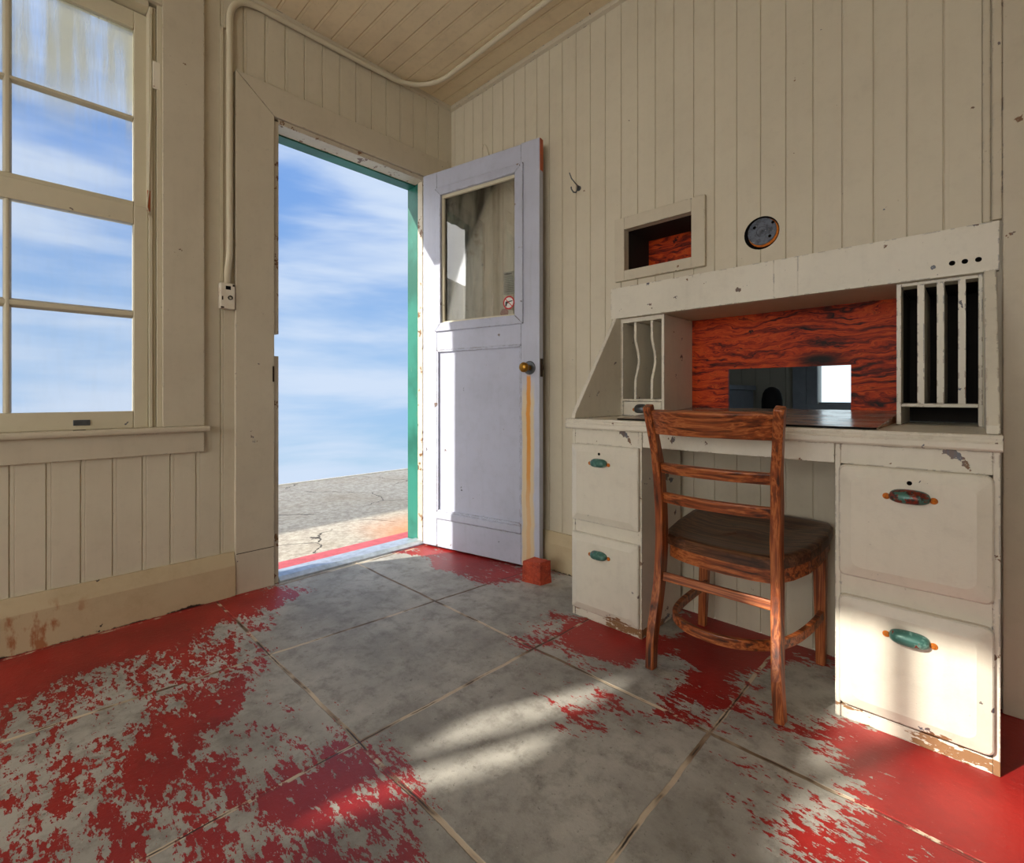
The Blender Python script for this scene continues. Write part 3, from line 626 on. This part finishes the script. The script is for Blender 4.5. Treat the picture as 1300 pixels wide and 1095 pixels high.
mk('knee_apron', B((1.4485, 2.0085, -.332, -.312, .664, .717)), m_desk, dt, .0015)
hu = thing('desk_hutch', (1.73, 0, .7555), 'white desk hutch recessed in the wall with pigeonholes and slanted ends', 'hutch')
mk('fascia', B((1.127, 1.7765, -.022, -.0002, 1.177, 1.309), (1.7768, 1.850, -.0217, -.0002, 1.177, 1.309), (1.8503, 2.324, -.022, -.0002, 1.177, 1.309)), m_desk, hu, .0006)
for x in (2.231, 2.257, 2.284):
    bm = new(); lathe(bm, [(0, 0), (.0068, 0), (.0068, .0006), (0, .0006)], (x, -.022, 1.212), (0, -1, 0), 16); mk('round_hole', bm, m_hole, hu)
for x0, x1 in ((1.146, 1.1635), (2.295, 2.318)):
    bm = new(); prism_x(bm, [(-.0005, .7556), (-.335, .7556), (-.330, .775), (-.034, 1.1765), (-.0005, 1.1765)], x0, x1); mk('slanted_end', bm, m_desk, hu, .002)
mk('inner_shelf', B((1.166, 2.292, -.021, .27, .7415, .7552)), m_desk, hu)
mk('inner_ceiling', B((1.166, 2.292, .0205, .27, 1.1775, 1.19)), m_trim, hu)
RX0, RX1, RZ = 1.520, 1.952, .955
mk('back_board', B((1.364, RX0, .27, .284, .756, 1.19), (RX1, 2.107, .27, .284, .756, 1.19), (RX0, RX1, .27, .284, RZ, 1.19)), m_red, hu)
def scallop(): 
    p = [(.26, .83), (.0, .83)]
    for k in range(13): t = k/12; z = .90+.19*t; p.append((.0+.030*(.5-.5*math.cos(2*math.pi*min(1, max(0, t))))**.8, z))
    return p+[(.0, 1.155), (.26, 1.155)]
lu = mk('pigeonhole_frame', B((1.1655, 1.174, 0, .26, .757, 1.176), (1.352, 1.364, 0, .27, .757, 1.176), (1.174, 1.352, 0, .26, 1.157, 1.176), (1.174, 1.352, 0, .26, .820, .829), (1.174, 1.352, .25, .26, .83, 1.157)), m_desk, hu, .001)
mk('shaded_back', B((1.1745, 1.3515, .247, .2495, .8295, 1.1565)), m_dark, hu)  # dark sheet paints the shadowed depth of the pigeonholes
for x in (1.228, 1.304):
    bm = new(); prism_x(bm, scallop(), x, x+.011); mk('divider', bm, m_desk, lu)
sd = mk('small_drawer', B((1.176, 1.350, .001, .2, .758, .818)), m_desk, hu, .0015)
cup_pull(sd, 1.262, 0.0, .786, Lh=.030, R=.022, mat=m_steel, name='cup_pull')
ru = mk('pigeonhole_frame', B((2.107, 2.118, -.001, .27, .757, 1.176), (2.284, 2.2925, -.001, .26, .757, 1.176), (2.118, 2.284, -.001, .26, 1.166, 1.176), (2.118, 2.284, -.001, .26, .809, .819)), m_desk, hu, .001)
mk('shaded_back', B((2.118, 2.284, .262, .27, .757, 1.176)), m_dark, hu); mk('shaded_lining', B((2.118, 2.1185, .055, .26, .82, 1.165), (2.2835, 2.284, .055, .26, .82, 1.165), (2.12, 2.283, .055, .26, 1.1645, 1.1655), (2.12, 2.283, .055, .26, .8195, .8205)), m_dark, hu)  # dark sheets stand in for the unlit depth of these holes
for i, x in enumerate((2.156, 2.199, 2.244)):
    bm = new(); pp = [(.26, .8195), (0, .8195), (0, .90), (.004, .95), (.0, 1.02), (0, 1.166), (.26, 1.166)]; prism_x(bm, pp, x-.001, x+.0145); mk('divider', bm, m_desk, ru)
# writing board, lying slanted
wb = thing('writing_board', (1.73, -.03, .757), 'slanted dark brown glossy writing board lying on the desk top', 'writing board')
def zb(y): return .7585+(y+.33)/.59*.030
bm = new(); P = [(1.349, -.33), (2.098, -.33), (2.098, .262), (1.368, .262), (1.368, -.026), (1.349, -.026)]
a = [bm.verts.new((x, y, zb(y)-.0015)) for x, y in P]; b = [bm.verts.new((x, y, zb(y)+.0025)) for x, y in P]
bm.faces.new(a); bm.faces.new(b[::-1]); [bm.faces.new((a[i], b[i], b[(i+1) % 6], a[(i+1) % 6])) for i in range(6)]; mk('board', bm, m_board, wb)
mk('dark_edge', B((1.349, 2.098, -.3335, -.3303, .7565, .7612)), m_black, wb)
bm = new(); prism_x(bm, [(-.30, .7556), (.255, .7556), (.255, zb(.255)-.002), (-.30, zb(-.30)-.0018)], 2.082, 2.096); mk('wedge', bm, m_brown, wb)

# ---------------------------------------------------------------- chair
ch = thing('wooden_chair', (1.74, -.28, 0), 'worn reddish-brown wooden chair with ladder back, pushed in at the desk', 'chair')
def pc(x, y): return (x+.0125, y+.020)
def post(xs):
    K = [(0, -.490), (.10, -.480), (.20, -.448), (.30, -.426), (.42, -.420), (.55, -.432), (.66, -.460), (.812, -.525)]
    # smooth interpolation
    pts = []
    for i in range(len(K)-1):
        for k in range(4):
            t = k/4; p0, p1, p2, p3 = K[max(i-1, 0)], K[i], K[i+1], K[min(i+2, len(K)-1)]
            z = p1[0]+(p2[0]-p1[0])*t
            m1, m2 = (p2[1]-p0[1])/(p2[0]-p0[0]), (p3[1]-p1[1])/(p3[0]-p1[0]); h = p2[0]-p1[0]
            y = (2*t**3-3*t*t+1)*p1[1]+(t**3-2*t*t+t)*h*m1+(-2*t**3+3*t*t)*p2[1]+(t**3-t*t)*h*m2
            pts.append((z, y))
    pts.append(K[-1]); out = []
    for z, y in pts:
        for (z0, x0), (z1, x1) in zip(xs, xs[1:]):
            if z0 <= z <= z1+1e-9: x = x0+(x1-x0)*(z-z0)/(z1-z0); break
        out.append((x+.0125, y+.020, z))
    bm = new(); n = len(out); H = [.034+.010*math.sin(math.pi*min(1, i/(n-1)))-(.006 if i > n*.8 else 0) for i in range(n)]
    sweep(bm, out, (1, 0, 0), [.0255]*n, H); return bm, out
bL, oL = post([(0, 1.541), (.3, 1.541), (.55, 1.5415), (.82, 1.549)]); bR, oR = post([(0, 1.903), (.25, 1.881), (.44, 1.875), (.64, 1.884), (.82, 1.912)])
mk('rear_leg', bL, m_wz, ch, .004); mk('rear_leg', bR, m_wz, ch, .004)
def at_z(o, z):
    for a, b in zip(o, o[1:]):
        if a[2] <= z <= b[2]+1e-6: t = (z-a[2])/(b[2]-a[2]); return Vector([a[i]+(b[i]-a[i])*t for i in range(3)])
def rail(z, h, thick, bow, name, yo=0, arch=0):
    a, b = at_z(oL, z), at_z(oR, z); a.x += .012; b.x -= .012; bm = new(); pts = []
    for k in range(15):
        t = k/14; s_ = 4*t*(1-t); pts.append(tuple(a.lerp(b, t)+Vector((0, -bow*s_+yo, arch*s_))))
    a2, b2 = at_z(oL, min(z+.03, .8)), at_z(oL, z-.03); up = (a2-b2).normalized()
    sweep(bm, pts, tuple(up), h, thick); return mk(name, bm, m_wx, ch, .003)
rail(.763, .076, .020, .034, 'crest_rail'); rail(.618, .032, .016, .026, 'back_slat'); rail(.522, .032, .016, .024, 'back_slat')
rail(.272, .027, .016, .0, 'rear_stretcher')
def zs(y): return .397+.105*(y+.42)
# seat: outline on a raked plane, scooped
out = [(1.565, -.385), (1.60, -.402), (1.637, -.412), (1.70, -.421), (1.759, -.424), (1.83, -.42), (1.889, -.408), (1.923, -.355), (1.946, -.29), (1.957, -.22), (1.962, -.15), (1.957, -.06), (1.945, -.035), (1.90, -.024), (1.82, -.020), (1.65, -.022), (1.58, -.03), (1.545, -.05), (1.535, -.12), (1.535, -.25), (1.545, -.35)]
cxs, cys = 1.748, -.22; bm = new(); rings = []
for f, dz in ((1, -.030), (1, -.006), (.975, 0), (.9, .0005), (.75, -.006), (.55, -.012), (.3, -.014), (.12, -.014)):
    ring_ = []
    for x, y in out:
        X_, Y_ = cxs+(x-cxs)*f, cys+(y-cys)*f; sad = 0
        if f < .8: sad = .007*math.exp(-((X_-cxs)/.04)**2)*(1 if Y_ > cys-.02 else 0)*(1-f)
        ring_.append(bm.verts.new((X_, Y_, zs(Y_)+dz+sad)))
    rings.append(ring_)
n = len(out)
for a, b in zip(rings, rings[1:]):
    for k in range(n): bm.faces.new((a[k], a[(k+1) % n], b[(k+1) % n], b[k]))
bm.faces.new(rings[0][::-1]); bm.faces.new(rings[-1]); se = mk('seat', bm, m_seat, ch, smooth=False)
for p in se.data.polygons: p.use_smooth = p.index > 2*n
bm = new(); rb = []
edge_ = [(x*.965+cxs*.035, y*.955+cys*.045) for x, y in out]
inn = [(x*.88+cxs*.12, y*.88+cys*.12) for x, y in out]
for R, (d0) in ((edge_, 0), (inn, 0)):
    rb.append(([bm.verts.new((x, y, zs(y)-.0305)) for x, y in R], [bm.verts.new((x, y, zs(y)-.072)) for x, y in R]))
for k in range(n):
    q = (k+1) % n; (a, b), (c, d) = rb
    bm.faces.new((a[k], a[q], b[q], b[k])); bm.faces.new((c[k], d[k], d[q], c[q])); bm.faces.new((b[k], b[q], d[q], d[k])); bm.faces.new((a[k], c[k], c[q], a[q]))
mk('seat_apron', bm, m_wx, ch)
for x, xt in ((1.553, 1.568), (1.928, 1.925)):
    bm = new(); sweep(bm, [(x, -.078, 0), (x*.5+xt*.5, -.078, .2), (xt, -.078, .366)], (1, 0, 0), [.026, .032, .036], [.026, .030, .034]); mk('front_leg', bm, m_wz, ch, .003)
# bent hoop stretcher
hp = [(1.572, -.085), (1.574, -.20), (1.580, -.32), (1.600, -.405), (1.645, -.452), (1.70, -.472), (1.77, -.470), (1.83, -.444), (1.875, -.402), (1.905, -.345), (1.921, -.27), (1.930, -.18), (1.931, -.095)]
sm = []
for i in range(len(hp)-1):
    p0, p1, p2, p3 = [Vector((*hp[max(0, min(len(hp)-1, i+k))], 0)) for k in (-1, 0, 1, 2)]
    for k in range(4):
        t = k/4; v = .5*((2*p1)+(p2-p0)*t+(2*p0-5*p1+4*p2-p3)*t*t+(3*p1-p0-3*p2+p3)*t**3); sm.append((v.x, v.y, .160))
sm.append((*hp[-1], .160)); bm = new(); sweep(bm, sm, (0, 0, 1), .028, .015); mk('hoop_stretcher', bm, m_wx, ch, .003)

# ---------------------------------------------------------------- outside
tag(mk('pavement', B((-2.55, -.151, -12, 9, -.35, -.02)), m_pave), 'cracked concrete pavement outside the doorway', 'pavement', 'structure')
mk('red_line', B((-.325, -.1515, -1.3, .6, -.0199, -.0185)), m_redpaint, bpy.data.objects['pavement'])
mk('kerb_lip', B((-2.59, -2.551, -12, 9, -.38, -.01)), m_ext, bpy.data.objects['pavement'])
tag(mk('pavement_shadow_block', B((-6, -2.85, -9, -2.7, -.02, 3.0)), m_ext), 'pale unseen added building outside the picture', 'blocker', 'structure')  # unseen block added to cast the shadow over the outer pavement

# ---------------------------------------------------------------- dark room beyond the service opening
bm = new(); panel(bm, lambda u, v, d: (u, 2.0-d, v), .02, 3.0, 0, 2.5, [(1.50, 2.0, .786, 1.9)], [.1*k for k in range(1, 30)], .1)
tag(mk('wall_far', bm, m_roomgrey), 'grey boarded wall of the next room', 'wall', 'structure')
mk('wall_far', B((-.08, .02, .3, 2.1, 0, 2.5)), m_roomgrey)['kind'] = 'structure'; mk('wall_far', B((3.0, 3.1, .3, 2.1, 0, 2.5)), m_roomgrey)['kind'] = 'structure'
mk('ceiling', B((-.08, 3.1, .022, 2.1, 2.5, 2.56)), m_roomgrey)['kind'] = 'structure'; mk('floor', B((-.08, 3.1, .022, 2.1, -.06, -.0)), m_dark)['kind'] = 'structure'
w8 = thing('window_7', (1.75, 2.0, .79), 'bright window of the next room seen through the service opening', 'window', kind='structure')
mk('casing', B((1.350, 1.432, 1.975, 1.999, .70, 2.0), (2.0, 2.08, 1.975, 1.999, .70, 2.0), (1.432, 2.0, 1.97, 1.999, .735, .786)), m_roomblue, w8, .002)
mk('window_frame', B((1.433, 1.499, 1.98, 1.999, .786, 1.9), (1.50, 2.0, 2.02, 2.05, .786, .80), (1.50, 2.0, 2.02, 2.05, 1.86, 1.9)), m_roomblue, w8, .002)
mk('glass', B((1.50, 2.0, 2.055, 2.058, .79, 1.9)), m_glass, w8)
tb = thing('side_cabinet', (.95, 1.6, 0), 'pale grey cabinet standing in the dark room beyond the service opening', 'cabinet')
mk('body', B((.75, 1.10, 1.4, 1.95, 0, .885)), m_roomblue, tb, .004); mk('top', B((.73, 1.12, 1.38, 1.95, .886, .918)), m_roomblue, tb, .004)
lm = thing('dark_shape', (1.46, 1.1, .72), 'small black round-topped shape on a table seen through the service opening', 'silhouette')  # unidentified dark form, built as a round-topped body
bm = new(); lathe(bm, [(0, 0), (.06, 0), (.058, .012), (.018, .02), (.015, .06), (.050, .062), (.053, .075), (.052, .12), (.046, .155), (.034, .178), (.016, .190), (0, .193)], (1.46, 1.1, .701), (0, 0, 1), 24); mk('shape_body', bm, m_black, lm, smooth=True)
tt = thing('side_table', (1.45, 1.15, 0), 'low table standing under the small black shape in the next room', 'table')
mk('table_top', B((1.1, 1.8, .9, 1.4, .67, .70)), m_dark, tt, .004)
for x in (1.13, 1.77):
    for y in (.93, 1.37): mk('leg', B((x-.02, x+.02, y-.02, y+.02, 0, .67)), m_dark, tt)

# ---------------------------------------------------------------- sky, sun, camera
wd_ = bpy.data.worlds.new('sky'); bpy.context.scene.world = wd_; wd_.use_nodes = True; t = wd_.node_tree; t.nodes.clear()
class W(M):
    def __init__(s): s.t = t; s.out = s.n('ShaderNodeOutputWorld')
s = W(); tc = s.n('ShaderNodeTexCoord'); g = tc.outputs['Generated']; p = s.sep(g)
mp = s.n('ShaderNodeMapping'); s.l(g, mp.inputs[0]); mp.inputs['Scale'].default_value = (1.3, 1.3, 8); mp.inputs['Location'].default_value = (.3, .2, .4)
c1 = s.noise(mp.outputs[0], 1.5, 4, .5, .3); mp2 = s.n('ShaderNodeMapping'); s.l(g, mp2.inputs[0]); mp2.inputs['Scale'].default_value = (1, 1, 4.5); c2 = s.noise(mp2.outputs[0], 2.2, 5, .55, .2)
cl = s.math('ADD', s.math('MULTIPLY', c1, .55), s.math('MULTIPLY', c2, .45))
up_ = s.step(p[2], -.05, .42)
base = s.mix(up_, srgb(168, 204, 242), srgb(124, 168, 232)); base = s.mix(s.step(p[2], -.02, -.2), base, srgb(150, 200, 228))
col = s.mix(s.step(cl, .37, .60, 0, .95), base, srgb(212, 228, 250))
north = s.step(p[1], .62, .86); col = s.mix(s.math('MULTIPLY', north, .95), col, (1.15, 1.4, 1.5))
def dotp(v): return s.math('ADD', s.math('ADD', s.math('MULTIPLY', p[0], v[0]), s.math('MULTIPLY', p[1], v[1])), s.math('MULTIPLY', p[2], v[2]))
v = Vector((.32, -1, .30)).normalized(); dd = s.math('MAXIMUM', dotp(v), 0); glow = s.math('POWER', dd, 1.6)  # bright sky lobe added behind the camera to fill the room
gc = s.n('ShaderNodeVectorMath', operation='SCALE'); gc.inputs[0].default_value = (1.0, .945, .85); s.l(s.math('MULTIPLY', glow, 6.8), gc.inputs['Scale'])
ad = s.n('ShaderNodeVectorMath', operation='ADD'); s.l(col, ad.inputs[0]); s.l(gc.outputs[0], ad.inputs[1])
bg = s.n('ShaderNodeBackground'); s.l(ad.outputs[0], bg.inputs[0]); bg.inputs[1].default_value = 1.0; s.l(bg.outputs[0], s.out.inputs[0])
wd_.cycles.sampling_method = 'MANUAL'; wd_.cycles.sample_map_resolution = 512

sun = bpy.data.lights.new('sun', 'SUN'); sun.energy = 7.5; sun.angle = math.radians(.8); sun.color = (1, .93, .80)
so = bpy.data.objects.new('sun', sun); C.objects.link(so)
so.rotation_euler = Vector((.45, 1, -.68)).normalized().to_track_quat('-Z', 'Y').to_euler(); so.location = (-4, -8, 6)

cam = bpy.data.cameras.new('camera'); co = bpy.data.objects.new('camera', cam); C.objects.link(co)
cam.sensor_width = 36; cam.sensor_fit = 'HORIZONTAL'; cam.lens = FPX/1300*36; cam.shift_y = -44.5/1300; cam.clip_start = .02
co.location = CAM; co.rotation_euler = (math.pi/2, 0, TH)
sc = bpy.context.scene; sc.camera = co
sc.view_settings.view_transform = 'Standard'; sc.view_settings.look = 'None'; sc.view_settings.gamma = 1; sc.view_settings.use_curve_mapping = False
sc.view_settings.exposure = 0.0
sc.cycles.use_denoising = True; sc.cycles.max_bounces = 10; sc.cycles.diffuse_bounces = 6; sc.cycles.transparent_max_bounces = 12
